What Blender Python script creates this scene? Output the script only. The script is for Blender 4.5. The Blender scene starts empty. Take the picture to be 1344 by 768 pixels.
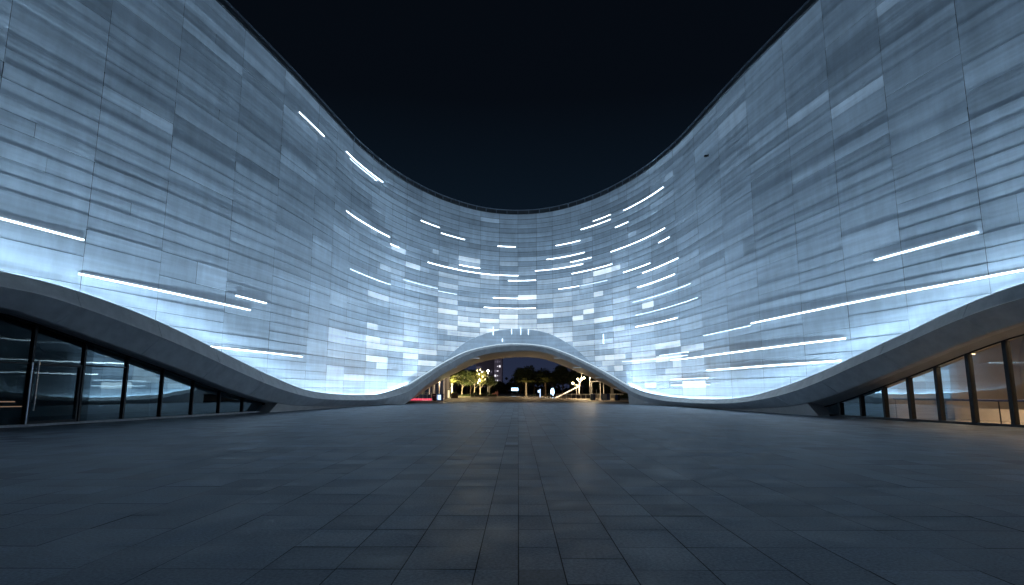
import bpy, math, random
import numpy as np
from mathutils import Matrix
random.seed(11)
R = math.radians
scn = bpy.context.scene
COL = scn.collection

# ------------------------------------------------------------------ helpers
def tag(o, label=None, cat=None, group=None, kind=None):
    if label: o['label'] = label
    if cat: o['category'] = cat
    if group: o['group'] = group
    if kind: o['kind'] = kind
    return o

def empty(name, loc=(0, 0, 0), rz=0, parent=None):
    o = bpy.data.objects.new(name, None)
    o.location = loc; o.rotation_euler = (0, 0, rz); o.empty_display_size = .3
    if parent: o.parent = parent
    COL.objects.link(o)
    return o

class MB:
    """collects faces and links them as ONE mesh object"""
    def __init__(s): s.v = []; s.f = []; s.m = []; s.a = []
    def face(s, pts, m=0, a=(0, 0)):
        n = len(s.v); s.v.extend([tuple(map(float, p)) for p in pts])
        s.f.append(tuple(range(n, n + len(pts)))); s.m.append(m); s.a.append(a)
    def grid(s, rows, m=0, closed=False, a=(0, 0)):
        """rows: list of equally long point lists, joined into quads"""
        n = len(s.v); w = len(rows[0])
        for r in rows: s.v.extend([tuple(map(float, p)) for p in r])
        for i in range(len(rows) - 1):
            for j in range(w if closed else w - 1):
                k = (j + 1) % w
                s.f.append((n + i * w + j, n + i * w + k, n + (i + 1) * w + k, n + (i + 1) * w + j)); s.m.append(m); s.a.append(a)
    def hexa(s, b, t, m=0):
        """solid from a bottom quad b and a top quad t"""
        n = len(s.v); s.v.extend([tuple(map(float, p)) for p in list(b) + list(t)])
        for q in ((3, 2, 1, 0), (4, 5, 6, 7), (0, 1, 5, 4), (1, 2, 6, 5), (2, 3, 7, 6), (3, 0, 4, 7)):
            s.f.append(tuple(n + i for i in q)); s.m.append(m); s.a.append((0, 0))
    def box(s, c, d, rz=0, m=0):
        x, y, z = c; dx, dy, dz = d[0] / 2, d[1] / 2, d[2] / 2
        ca, sa = math.cos(rz), math.sin(rz)
        P = [(x + ca * a - sa * b, y + sa * a + ca * b) for a, b in ((-dx, -dy), (dx, -dy), (dx, dy), (-dx, dy))]
        s.hexa([(p[0], p[1], z - dz) for p in P], [(p[0], p[1], z + dz) for p in P], m)
    def tube(s, pts, rad, n=8, m=0, cap=True):
        pts = [np.array(p, float) for p in pts]
        rad = rad if hasattr(rad, '__len__') else [rad] * len(pts)
        rings = []
        for i, p in enumerate(pts):
            d = pts[min(i + 1, len(pts) - 1)] - pts[max(i - 1, 0)]; d /= np.linalg.norm(d) + 1e-9
            ref = np.array((0, 0, 1.)) if abs(d[2]) < .9 else np.array((1., 0, 0))
            a = np.cross(d, ref); a /= np.linalg.norm(a); b = np.cross(a, d)
            rings.append([p + rad[i] * (math.cos(t) * a + math.sin(t) * b) for t in np.linspace(0, 2 * math.pi, n, endpoint=False)])
        s.grid(rings, m, closed=True)
        if cap: s.face(rings[0], m); s.face(rings[-1][::-1], m)
    def ball(s, c, r, m=0, n=8, sq=(1, 1, 1)):
        rings = []
        for i in range(n // 2 + 1):
            t = math.pi * min(max(i / (n // 2), .02), .98)
            rings.append([(c[0] + sq[0] * r * math.sin(t) * math.cos(p), c[1] + sq[1] * r * math.sin(t) * math.sin(p), c[2] - sq[2] * r * math.cos(t)) for p in np.linspace(0, 2 * math.pi, n, endpoint=False)])
        s.grid(rings, m, closed=True); s.face(rings[0][::-1], m); s.face(rings[-1], m)
    def build(s, name, mats, parent=None, attrs=None, smooth=False, loc=None):
        me = bpy.data.meshes.new(name)
        me.from_pydata(s.v, [], s.f)
        mats = mats if isinstance(mats, (list, tuple)) else [mats]
        for mt in mats: me.materials.append(mt)
        me.polygons.foreach_set('material_index', s.m)
        if attrs:
            for i, an in enumerate(attrs):
                at_ = me.attributes.new(an, 'FLOAT', 'FACE')
                at_.data.foreach_set('value', [q[i] for q in s.a])
        if smooth: me.polygons.foreach_set('use_smooth', [True] * len(s.f))
        me.update()
        o = bpy.data.objects.new(name, me); COL.objects.link(o)
        if parent: o.parent = parent
        if loc: o.location = loc
        return o

def copy_tree(o, parent=None):
    c = o.copy(); COL.objects.link(c)
    if parent: c.parent = parent
    for ch in list(o.children): copy_tree(ch, c)
    return c

# ------------------------------------------------------------------ materials
def mat(name, col, rough=.5, metal=0., emit=None, es=0., var=0., scale=6., stretch=(1, 1, 1), bump=0., spec=None):
    m = bpy.data.materials.new(name); m.use_nodes = True
    nt = m.node_tree; b = nt.nodes['Principled BSDF']
    b.inputs['Base Color'].default_value = (*col, 1); b.inputs['Roughness'].default_value = rough
    b.inputs['Metallic'].default_value = metal
    if spec is not None: b.inputs['Specular IOR Level'].default_value = spec
    if emit:
        b.inputs['Emission Color'].default_value = (*emit, 1); b.inputs['Emission Strength'].default_value = es
    if var or bump:
        tc = nt.nodes.new('ShaderNodeTexCoord'); mp = nt.nodes.new('ShaderNodeMapping'); mp.inputs['Scale'].default_value = stretch
        nz = nt.nodes.new('ShaderNodeTexNoise'); nz.inputs['Scale'].default_value = scale; nz.inputs['Detail'].default_value = 6; nz.inputs['Roughness'].default_value = .62
        nt.links.new(tc.outputs['Object'], mp.inputs[0]); nt.links.new(mp.outputs[0], nz.inputs['Vector'])
        if var:
            rp = nt.nodes.new('ShaderNodeMapRange'); rp.inputs[1].default_value = .3; rp.inputs[2].default_value = .7
            rp.inputs[3].default_value = 1 - var; rp.inputs[4].default_value = 1 + var
            mx = nt.nodes.new('ShaderNodeVectorMath'); mx.operation = 'SCALE'; mx.inputs[0].default_value = col
            nt.links.new(nz.outputs['Fac'], rp.inputs[0]); nt.links.new(rp.outputs[0], mx.inputs['Scale']); nt.links.new(mx.outputs[0], b.inputs['Base Color'])
        if bump:
            bp = nt.nodes.new('ShaderNodeBump'); bp.inputs['Strength'].default_value = bump; bp.inputs['Distance'].default_value = .02
            nt.links.new(nz.outputs['Fac'], bp.inputs['Height']); nt.links.new(bp.outputs[0], b.inputs['Normal'])
    return m

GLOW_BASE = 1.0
def cladding_mat():
    """satin metal / translucent cladding: tone = each panel's own finish, glow = its emission, backlight plus wall light painted in"""
    m = bpy.data.materials.new('facade_panel'); m.use_nodes = True; nt = m.node_tree; N = nt.nodes; L = nt.links
    b = N['Principled BSDF']
    tone = N.new('ShaderNodeAttribute'); tone.attribute_name = 'tone'
    glow = N.new('ShaderNodeAttribute'); glow.attribute_name = 'glow'
    tc = N.new('ShaderNodeTexCoord')
    mp = N.new('ShaderNodeMapping'); mp.inputs['Scale'].default_value = (.7, .7, .22)      # streaks that run down the sheet
    L.new(tc.outputs['Object'], mp.inputs[0])
    n1 = N.new('ShaderNodeTexNoise'); n1.inputs['Scale'].default_value = 2.2; n1.inputs['Detail'].default_value = 8; n1.inputs['Roughness'].default_value = .65
    L.new(mp.outputs[0], n1.inputs['Vector'])
    mp2 = N.new('ShaderNodeMapping'); mp2.inputs['Scale'].default_value = (.10, .10, 4.)      # brushed bands along the sheet
    L.new(tc.outputs['Object'], mp2.inputs[0])
    n2 = N.new('ShaderNodeTexNoise'); n2.inputs['Scale'].default_value = 1.1; n2.inputs['Detail'].default_value = 5
    L.new(mp2.outputs[0], n2.inputs['Vector'])
    ad = N.new('ShaderNodeMath'); ad.operation = 'ADD'; L.new(n1.outputs['Fac'], ad.inputs[0]); L.new(n2.outputs['Fac'], ad.inputs[1])
    rg = N.new('ShaderNodeMapRange'); rg.inputs[1].default_value = .7; rg.inputs[2].default_value = 1.3; rg.inputs[3].default_value = .80; rg.inputs[4].default_value = 1.18
    L.new(ad.outputs[0], rg.inputs[0])
    ml = N.new('ShaderNodeMath'); ml.operation = 'MULTIPLY'; L.new(rg.outputs[0], ml.inputs[0]); L.new(tone.outputs['Fac'], ml.inputs[1])
    sc = N.new('ShaderNodeVectorMath'); sc.operation = 'SCALE'; sc.inputs[0].default_value = (.50, .57, .64); L.new(ml.outputs[0], sc.inputs['Scale'])
    L.new(sc.outputs[0], b.inputs['Base Color'])
    rr = N.new('ShaderNodeMapRange'); rr.inputs[1].default_value = .3; rr.inputs[2].default_value = .7; rr.inputs[3].default_value = .28; rr.inputs[4].default_value = .5
    L.new(n1.outputs['Fac'], rr.inputs[0]); L.new(rr.outputs[0], b.inputs['Roughness'])
    b.inputs['Metallic'].default_value = .25
    sx = N.new('ShaderNodeSeparateXYZ'); L.new(tc.outputs['Object'], sx.inputs[0])          # fine ribs rolled into the sheet
    zr = N.new('ShaderNodeMath'); zr.operation = 'MULTIPLY'; zr.inputs[1].default_value = 2 * math.pi / .205; L.new(sx.outputs['Z'], zr.inputs[0])
    sn = N.new('ShaderNodeMath'); sn.operation = 'SINE'; L.new(zr.outputs[0], sn.inputs[0])
    bq = N.new('ShaderNodeBump'); bq.inputs['Strength'].default_value = .32; bq.inputs['Distance'].default_value = .0016
    L.new(sn.outputs[0], bq.inputs['Height']); L.new(bq.outputs[0], b.inputs['Normal'])
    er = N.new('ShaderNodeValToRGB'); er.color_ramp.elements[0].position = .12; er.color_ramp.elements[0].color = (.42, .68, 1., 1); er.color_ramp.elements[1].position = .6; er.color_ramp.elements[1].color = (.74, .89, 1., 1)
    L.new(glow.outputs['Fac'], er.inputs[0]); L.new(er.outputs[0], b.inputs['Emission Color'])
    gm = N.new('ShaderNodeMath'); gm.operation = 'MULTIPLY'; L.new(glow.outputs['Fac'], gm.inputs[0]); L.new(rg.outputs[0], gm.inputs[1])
    mp3 = N.new('ShaderNodeMapping'); mp3.inputs['Scale'].default_value = (.20, .20, .6); L.new(tc.outputs['Object'], mp3.inputs[0])   # cloudy patches of light painted into the emission
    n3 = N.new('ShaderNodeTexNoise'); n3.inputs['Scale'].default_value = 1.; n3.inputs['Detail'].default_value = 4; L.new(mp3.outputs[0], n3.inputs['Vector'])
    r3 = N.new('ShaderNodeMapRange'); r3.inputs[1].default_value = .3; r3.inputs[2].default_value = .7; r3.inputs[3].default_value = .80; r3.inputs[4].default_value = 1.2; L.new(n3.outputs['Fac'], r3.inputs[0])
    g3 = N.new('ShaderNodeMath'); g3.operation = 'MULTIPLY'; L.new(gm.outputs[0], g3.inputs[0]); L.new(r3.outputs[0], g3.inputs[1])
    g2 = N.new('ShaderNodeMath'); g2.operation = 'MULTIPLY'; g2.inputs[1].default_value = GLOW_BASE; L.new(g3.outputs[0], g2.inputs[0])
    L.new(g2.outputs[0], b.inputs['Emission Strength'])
    return m

def glass_mat(name, tint, ior=1.6, boost=1.3):
    m = bpy.data.materials.new(name); m.use_nodes = True; nt = m.node_tree; N = nt.nodes; L = nt.links
    N.remove(N['Principled BSDF']); out = N['Material Output']
    t = N.new('ShaderNodeBsdfTransparent'); t.inputs[0].default_value = (*tint, 1)
    g = N.new('ShaderNodeBsdfGlossy'); g.inputs['Roughness'].default_value = .015; g.inputs[0].default_value = (.72, .93, 1, 1)
    fr = N.new('ShaderNodeFresnel'); fr.inputs[0].default_value = ior
    k = N.new('ShaderNodeMath'); k.operation = 'MULTIPLY'; k.inputs[1].default_value = boost; k.use_clamp = True
    nz = N.new('ShaderNodeTexNoise'); nz.inputs['Scale'].default_value = .5; tc = N.new('ShaderNodeTexCoord'); L.new(tc.outputs['Object'], nz.inputs['Vector'])
    bp = N.new('ShaderNodeBump'); bp.inputs['Strength'].default_value = .05; bp.inputs['Distance'].default_value = .05
    L.new(nz.outputs['Fac'], bp.inputs['Height']); L.new(bp.outputs[0], g.inputs['Normal'])
    mx = N.new('ShaderNodeMixShader'); L.new(fr.outputs[0], k.inputs[0]); L.new(k.outputs[0], mx.inputs[0])
    L.new(t.outputs[0], mx.inputs[1]); L.new(g.outputs[0], mx.inputs[2]); L.new(mx.outputs[0], out.inputs[0])
    return m

def paver_mat():
    m = bpy.data.materials.new('granite_paver'); m.use_nodes = True; nt = m.node_tree; N = nt.nodes; L = nt.links
    b = N['Principled BSDF']
    tone = N.new('ShaderNodeAttribute'); tone.attribute_name = 'tone'
    tc = N.new('ShaderNodeTexCoord')
    n1 = N.new('ShaderNodeTexNoise'); n1.inputs['Scale'].default_value = 34; n1.inputs['Detail'].default_value = 8; n1.inputs['Roughness'].default_value = .7
    L.new(tc.outputs['Object'], n1.inputs['Vector'])
    n2 = N.new('ShaderNodeTexNoise'); n2.inputs['Scale'].default_value = 1.3; n2.inputs['Detail'].default_value = 9; n2.inputs['Roughness'].default_value = .6
    L.new(tc.outputs['Object'], n2.inputs['Vector'])
    r1 = N.new('ShaderNodeMapRange'); r1.inputs[1].default_value = .3; r1.inputs[2].default_value = .7; r1.inputs[3].default_value = .45; r1.inputs[4].default_value = 1.55; L.new(n1.outputs['Fac'], r1.inputs[0])
    r2 = N.new('ShaderNodeMapRange'); r2.inputs[1].default_value = .3; r2.inputs[2].default_value = .7; r2.inputs[3].default_value = .75; r2.inputs[4].default_value = 1.25; L.new(n2.outputs['Fac'], r2.inputs[0])
    a = N.new('ShaderNodeMath'); a.operation = 'MULTIPLY'; L.new(r1.outputs[0], a.inputs[0]); L.new(r2.outputs[0], a.inputs[1])
    c = N.new('ShaderNodeMath'); c.operation = 'MULTIPLY'; L.new(a.outputs[0], c.inputs[0]); L.new(tone.outputs['Fac'], c.inputs[1])
    sc = N.new('ShaderNodeVectorMath'); sc.operation = 'SCALE'; sc.inputs[0].default_value = (.215, .262, .322); L.new(c.outputs[0], sc.inputs['Scale'])
    L.new(sc.outputs[0], b.inputs['Base Color'])
    rr = N.new('ShaderNodeMapRange'); rr.inputs[1].default_value = .3; rr.inputs[2].default_value = .7; rr.inputs[3].default_value = .43; rr.inputs[4].default_value = .6
    L.new(n2.outputs['Fac'], rr.inputs[0]); L.new(rr.outputs[0], b.inputs['Roughness'])
    bp = N.new('ShaderNodeBump'); bp.inputs['Strength'].default_value = .5; bp.inputs['Distance'].default_value = .006
    L.new(n1.outputs['Fac'], bp.inputs['Height']); L.new(bp.outputs[0], b.inputs['Normal'])
    return m

M = {}
M['panel'] = cladding_mat()
M['backing'] = mat('backing_sheet', (.05, .055, .06), .7)
M['ribbon'] = mat('cast_panel', (.80, .81, .82), .5, var=.13, scale=1.6, bump=.06)
M['soffit'] = mat('soffit_panel', (.74, .72, .70), .6, var=.1, scale=1.2)
M['dark_metal'] = mat('dark_metal', (.022, .024, .028), .42, .5, var=.2, scale=4)
M['steel'] = mat('brushed_steel', (.48, .50, .53), .3, .9, var=.12, scale=20)
M['parapet'] = mat('parapet_sheet', (.10, .115, .13), .4, .2, var=.3, scale=.6)
M['led'] = mat('led_tube', (.9, .9, .9), .4, emit=(.74, .89, 1.), es=4.5)
M['led_dim'] = mat('led_tube_dim', (.9, .9, .9), .4, emit=(.62, .83, 1.), es=1.6)
M['led_edge'] = mat('edge_led', (.9, .9, .9), .4, emit=(.62, .83, 1.), es=.7)
M['cove'] = mat('cove_led', (.9, .9, .9), .4, emit=(.60, .82, 1.), es=14.)
M['glass'] = glass_mat('dark_glass', (.42, .66, .74), 1.45, .36)
M['glass_clear'] = glass_mat('clear_glass', (.86, .86, .84), 1.45, .6)
M['sill'] = mat('sill_stone', (.62, .63, .65), .5, var=.15, scale=5)
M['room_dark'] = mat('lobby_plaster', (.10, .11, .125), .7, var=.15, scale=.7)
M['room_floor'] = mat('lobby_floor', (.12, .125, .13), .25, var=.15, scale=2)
M['room_warm'] = mat('warm_plaster', (.50, .45, .40), .7, var=.1, scale=.5)
M['room_wfloor'] = mat('warm_stone_floor', (.40, .36, .31), .18, var=.12, scale=2)
M['desk'] = mat('pale_stone', (.55, .50, .44), .4, var=.1, scale=3)
M['rail_blue'] = mat('blue_rail', (.03, .05, .16), .3, .4, var=.15, scale=5)
M['paver'] = paver_mat()
M['joint'] = mat('joint_mortar', (.02, .021, .023), .9, var=.3, scale=30)
M['ground'] = mat('far_ground', (.085, .08, .075), .85, var=.35, scale=.08, bump=.2)
M['promenade'] = mat('tan_paving', (.30, .24, .18), .6, var=.3, scale=.5, bump=.1)
M['drain'] = mat('drain_grate', (.025, .025, .027), .6, .3, var=.3, scale=9)
M['kerb'] = mat('kerb_stone', (.33, .31, .28), .7, var=.2, scale=2)
M['bark'] = mat('bark', (.15, .11, .08), .85, var=.35, scale=8, stretch=(1, 1, .2), bump=.5)
M['bark_pale'] = mat('pale_bark', (.42, .38, .32), .8, var=.3, scale=6, stretch=(1, 1, .3), bump=.3)
M['leaf_dark'] = mat('dark_leaves', (.035, .055, .03), .6, var=.6, scale=.9)
M['leaf_mid'] = mat('green_leaves', (.07, .10, .035), .55, var=.6, scale=.9)
M['leaf_palm'] = mat('palm_leaves', (.12, .13, .04), .5, var=.45, scale=1.2)
M['flower'] = mat('pink_blossom', (.35, .16, .17), .7, var=.5, scale=3)
M['white_paint'] = mat('white_paint', (.78, .77, .74), .45, var=.08, scale=4)
M['dark_box'] = mat('dark_paint', (.02, .025, .035), .5, var=.2, scale=4)
M['blue_paint'] = mat('blue_paint', (.05, .09, .24), .45, var=.2, scale=3)
M['grey_blue'] = mat('grey_blue_paint', (.30, .37, .45), .5, var=.15, scale=3)
M['planter'] = mat('planter_wood', (.07, .055, .04), .7, var=.35, scale=5, stretch=(1, 1, 6))
M['red_glow'] = mat('red_lamp_cover', (.6, .1, .12), .4, emit=(1., .10, .19), es=.8)
M['warm_bulb'] = mat('warm_bulb', (.9, .85, .7), .4, emit=(1., .76, .42), es=9.)
M['white_bulb'] = mat('white_bulb', (.9, .9, .9), .4, emit=(1., .86, .68), es=14.)
M['cool_sign'] = mat('cool_sign_face', (.8, .85, .9), .4, emit=(.36, .70, 1.), es=2.)
M['cool_sign_soft'] = mat('soft_sign_face', (.8, .85, .9), .4, emit=(.5, .68, 1.), es=1.3)
M['warm_lit'] = mat('lit_pillar_cover', (.8, .75, .6), .4, emit=(1., .86, .5), es=.8)
M['strip_white'] = mat('ramp_light_strip', (.85, .82, .75), .4, emit=(1., .80, .55), es=.9)
M['reflection_glow'] = mat('reflection_glow_face', (.1, .15, .2), .3, emit=(.25, .6, 1.), es=.5)  # glowing face that stands in for a blue reflection in the glass
M['orange_line'] = mat('orange_edge_light', (.6, .3, .2), .4, emit=(1., .42, .25), es=.35)
M['ceil_light'] = mat('ceiling_light_cover', (.9, .85, .75), .4, emit=(1., .76, .5), es=2.2)
M['tower'] = mat('tower_concrete', (.42, .40, .42), .8, var=.15, scale=.05)
M['lit_win'] = mat('lit_window_glass', (.3, .3, .3), .3, emit=(.85, .82, .9), es=.9)
M['lit_win_dim'] = mat('dim_window_glass', (.2, .2, .2), .3, emit=(.6, .55, .75), es=.13)

# ------------------------------------------------------------------ plan of the facade (metres, camera near the origin looking +Y)
K = [(0, 76.25), (2.4, 75.85), (4.6, 74.75), (7.2, 72.35), (10.2, 68.0), (13.0, 61.5), (14.7, 54.5), (15.5, 48), (16.2, 41.6), (17.1, 35.3), (18.05, 29.5), (19.2, 24), (20.8, 17.5), (22.6, 10.5), (24.8, 2.5), (28, -8)]
def spline(pts, n=24):
    out = []
    for i in range(len(pts) - 1):
        p0 = np.array(pts[max(i - 1, 0)], float); p1 = np.array(pts[i], float); p2 = np.array(pts[i + 1], float); p3 = np.array(pts[min(i + 2, len(pts) - 1)], float)
        t = np.linspace(0, 1, n, endpoint=False)[:, None]
        d1 = np.linalg.norm(p1 - p0) or 1; d2 = np.linalg.norm(p2 - p1); d3 = np.linalg.norm(p3 - p2) or 1
        m1 = ((p2 - p0) / (d1 + d2)) * d2; m2 = ((p3 - p1) / (d2 + d3)) * d2
        out.append((2 * t**3 - 3 * t**2 + 1) * p1 + (t**3 - 2 * t**2 + t) * m1 + (-2 * t**3 + 3 * t**2) * p2 + (t**3 - t**2) * m2)
    return np.vstack(out + [np.array(pts[-1], float)[None]])
PW = spline([(-x, y) for x, y in K[:0:-1]] + K)
PS = np.concatenate([[0], np.cumsum(np.linalg.norm(np.diff(PW, axis=0), axis=1))]); PS -= PS[-1] / 2
PT = np.gradient(PW, PS, axis=0); PT /= np.linalg.norm(PT, axis=1)[:, None]
PN = np.stack([PT[:, 1], -PT[:, 0]], 1)
def P2(s, d=0.):
    x = np.interp(s, PS, PW[:, 0]); y = np.interp(s, PS, PW[:, 1]); nx = np.interp(s, PS, PN[:, 0]); ny = np.interp(s, PS, PN[:, 1]); l = math.hypot(nx, ny)
    return x + nx / l * d, y + ny / l * d
def P3(s, d, z):
    x, y = P2(s, d); return (x, y, z)
def heading(s):
    a = P2(s - .05); b = P2(s + .05); return math.atan2(b[1] - a[1], b[0] - a[0])
SMAX = 88.
def prof(pts):
    c = spline(pts, 10); return lambda s: float(np.interp(s, c[:, 0], c[:, 1]))
z_top = prof([(-90, 6.3), (-76, 6.2), (-68, 6.02), (-60.9, 5.82), (-57.8, 5.57), (-53.65, 4.86), (-47.6, 3.44), (-43, 2.36), (-38.2, 1.5), (-34.2, 1.21), (-30.3, 1.07), (-26.3, 1.0), (-23.1, 1.12), (-18.6, 1.88), (-14.6, 3.26), (-10.8, 4.82), (-7.2, 6.14), (-3, 7.02), (0, 7.21), (3.6, 6.87), (6.6, 5.98), (9.7, 4.87), (12.4, 3.9), (18.5, 1.76), (21.4, 1.2), (26, .86), (32, .74), (37.9, .86), (42, 1.22), (47.4, 2.22), (54.5, 4.05), (57.4, 4.87), (60.1, 5.43), (66, 6.0), (76, 6.3), (90, 6.3)])
z_bot = prof([(-90, 4.9), (-70, 4.75), (-60.6, 4.5), (-59.4, 4.42), (-55.3, 3.52), (-50.5, 2.44), (-46, 1.4), (-42, .72), (-38, .36), (-33, .2), (-26, .12), (-20, .03), (-17.9, .05), (-14.3, 1.86), (-12.6, 2.6), (-10, 3.72), (-5.1, 5.6), (0, 6.27), (3.5, 6.0), (7.4, 4.67), (11.65, 3.15), (17, 1.21), (19.5, .5), (24, .12), (34, .1), (41, .28), (46.7, .8), (52.8, 2.29), (57.7, 3.66), (60, 4.1), (66, 4.7), (78, 5.), (90, 5.)])
WALL_TOP = 23.85

# ------------------------------------------------------------------ the hall
hall = empty('curved_hall', (0, 76.25, 0))
tag(hall, 'huge U shaped hall with curving blue white lit metal walls and arch at its base', 'building')
def hp(o):
    """parent a part whose mesh is in world coordinates"""
    o.location = (-hall.location[0], -hall.location[1], -hall.location[2]) if o.parent == hall else (0, 0, 0)
    return o
def part(mb, name, mats, parent=None, **k):
    o = mb.build(name, mats, parent or hall, **k)
    if (parent or hall) == hall: o.location = (0, -76.25, 0)
    return o

# cladding: every sheet its own quad strip, own tilt, finish and emission level
jl = [-29.9, -25.6, -21.1, -18.2, -15.3, -11.9, -8.5, -5.05, -2.4, 0.0, 2.4, 4.6, 7.5, 11.1, 14.5, 17.75, 22.4, 27.6, 32.3, 37.0, 41.7, 46.4, 50.4, 54.3, 58.4, 62.6, 66.9, 71.2, 75.5, 79.8, 84]
jl = [-83.5, -79.1, -74.7, -70.3, -65.9, -61.4, -57.2, -52.9, -47.6, -42.7, -37.2, -33.5] + jl
mb = MB(); ROW = .615; Z0 = .39; smooth_ids = []
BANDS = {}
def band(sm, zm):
    """long soft bands of light painted into the emission of one row"""
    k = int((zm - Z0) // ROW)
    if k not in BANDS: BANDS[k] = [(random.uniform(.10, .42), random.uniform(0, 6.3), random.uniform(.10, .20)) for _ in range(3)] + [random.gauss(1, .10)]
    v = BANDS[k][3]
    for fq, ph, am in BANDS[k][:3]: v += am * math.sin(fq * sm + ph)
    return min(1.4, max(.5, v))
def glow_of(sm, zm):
    """emission of a sheet: low even backlight, some sheets on, wall brightness painted in round the arch"""
    g = (.066 + random.uniform(-.012, .012) + .36 * max(0, 1 - abs(sm) / 42.) * math.exp(-((zm - 6.5) / 8.) ** 2)) * band(sm, zm)  # brighter wall round the middle is painted into the emission
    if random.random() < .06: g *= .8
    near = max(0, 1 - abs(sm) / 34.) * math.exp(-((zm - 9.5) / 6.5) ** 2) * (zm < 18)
    if 13 < abs(sm) < 36 and zm < 6.5 and random.random() < .6: g += random.uniform(.05, .42) * (1 - abs(abs(sm) - 23) / 16.)  # uplight at the arch feet, painted in as extra emission
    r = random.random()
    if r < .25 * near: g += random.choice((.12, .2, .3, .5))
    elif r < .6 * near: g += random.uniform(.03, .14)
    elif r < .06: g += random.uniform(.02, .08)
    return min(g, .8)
for c in range(len(jl) - 1):
    a, b = jl[c], jl[c + 1]
    k = int((min(z_top(a), z_top(b), z_top((a + b) / 2)) - .5 - Z0) // ROW)
    k = max(k, -1)
    z = Z0 + k * ROW
    wide = 1.3 if abs((a + b) / 2) > 40 else 1.
    while z < WALL_TOP - .05:
        h = ROW
        if abs((a + b) / 2) > 30 and random.random() < .18: h = 2 * ROW
        zt = min(z + h, WALL_TOP)
        if WALL_TOP - zt < .2: zt = WALL_TOP
        cuts = [a, b]
        r = random.random()
        if b - a > 3 and r < (.45 if abs((a + b) / 2) < 26 else .05): cuts = [a, a + (b - a) * random.choice((.35, .5, .5, .65)), b]
        for q in range(len(cuts) - 1):
            farf = max(0, 1 - abs((a + b) / 2) / 42.)
            gv = .010 + .002 * farf; gh = .006 + .032 * farf
            s0, s1 = cuts[q] + (gv if q == 0 else .006), cuts[q + 1] - (gv if q == len(cuts) - 2 else .006)
            tilt = random.gauss(.010, .002 + .006 * farf); off = random.gauss(0, .004); bul = (.0042 + .0078 * farf) * random.uniform(.5, 1.3)
            tone = min(1.3, max(.55, random.gauss(1., .03 + .035 * farf)))
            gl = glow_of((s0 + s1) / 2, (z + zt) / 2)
            n = max(1, int(round((s1 - s0) / 1.1)))
            lv = [[] for _ in range(4)]; lip = []; lipb = []
            for i in range(n + 1):
                s = s0 + (s1 - s0) * i / n
                zb_ = max(z + gh, min(z_top(s) - .35, zt - .05))
                for e, f in enumerate((0, .33, .67, 1.)):
                    lv[e].append(P3(s, off + tilt * f + bul * 4 * f * (1 - f), zb_ + (zt - .004 - zb_) * f))
                lip.append(P3(s, -.09, zt - .004)); lipb.append(P3(s, -.09, zb_))
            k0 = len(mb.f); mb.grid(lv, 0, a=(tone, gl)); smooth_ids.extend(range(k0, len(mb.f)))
            mb.grid([lv[3], lip], 1, a=(tone, 0)); mb.grid([lipb, lv[0]], 1, a=(tone, 0))
        z = zt
# dark sheet behind the open joints
rows = []
for s in np.arange(-SMAX, SMAX + .1, .8):
    rows.append([P3(s, -.10, max(0, z_top(s) - .5)), P3(s, -.10, WALL_TOP - .02)])
mb.grid(rows, 1, a=(1, 0))
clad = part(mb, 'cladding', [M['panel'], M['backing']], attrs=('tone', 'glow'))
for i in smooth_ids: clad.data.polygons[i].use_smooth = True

# roof behind the parapet
mb = MB()
mb.grid([[P3(s, -.11, WALL_TOP - .05), P3(s, -4, WALL_TOP - .05), P3(s, -9, WALL_TOP - .4)] for s in np.arange(-SMAX, SMAX + .1, 2.)])
part(mb, 'roof', M['backing'])

# parapet: dark sheets, top rail and posts
mb = MB(); H = .62
mb.grid([[P3(s, .05, WALL_TOP + .002), P3(s, .07, WALL_TOP + .06), P3(s, -.02, WALL_TOP + .06), P3(s, -.02, WALL_TOP + H - .05), P3(s, -.06, WALL_TOP + H - .05), P3(s, -.06, WALL_TOP + .002)] for s in np.arange(-SMAX, SMAX + .1, .9)])
par = part(mb, 'parapet', M['parapet'])
mb = MB()
mb.grid([[P3(s, .05, WALL_TOP + H - .09), P3(s, .05, WALL_TOP + H), P3(s, -.08, WALL_TOP + H), P3(s, -.08, WALL_TOP + H - .09)] for s in np.arange(-SMAX, SMAX + .1, .9)], closed=True)
mb.build('top_rail', M['grey_blue'], par)
proto = None
for i in range(-21, 22):
    s = i * 1.42; x, y = P2(s, .012)
    if proto is None:
        mb = MB(); mb.box((0, 0, .29), (.07, .06, .46)); proto = mb.build('post', M['grey_blue'], par); o = proto
    else:
        o = proto.copy(); COL.objects.link(o); o.parent = par
    o.location = (x, y, WALL_TOP + .01); o.rotation_euler = (0, 0, heading(s))

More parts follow.
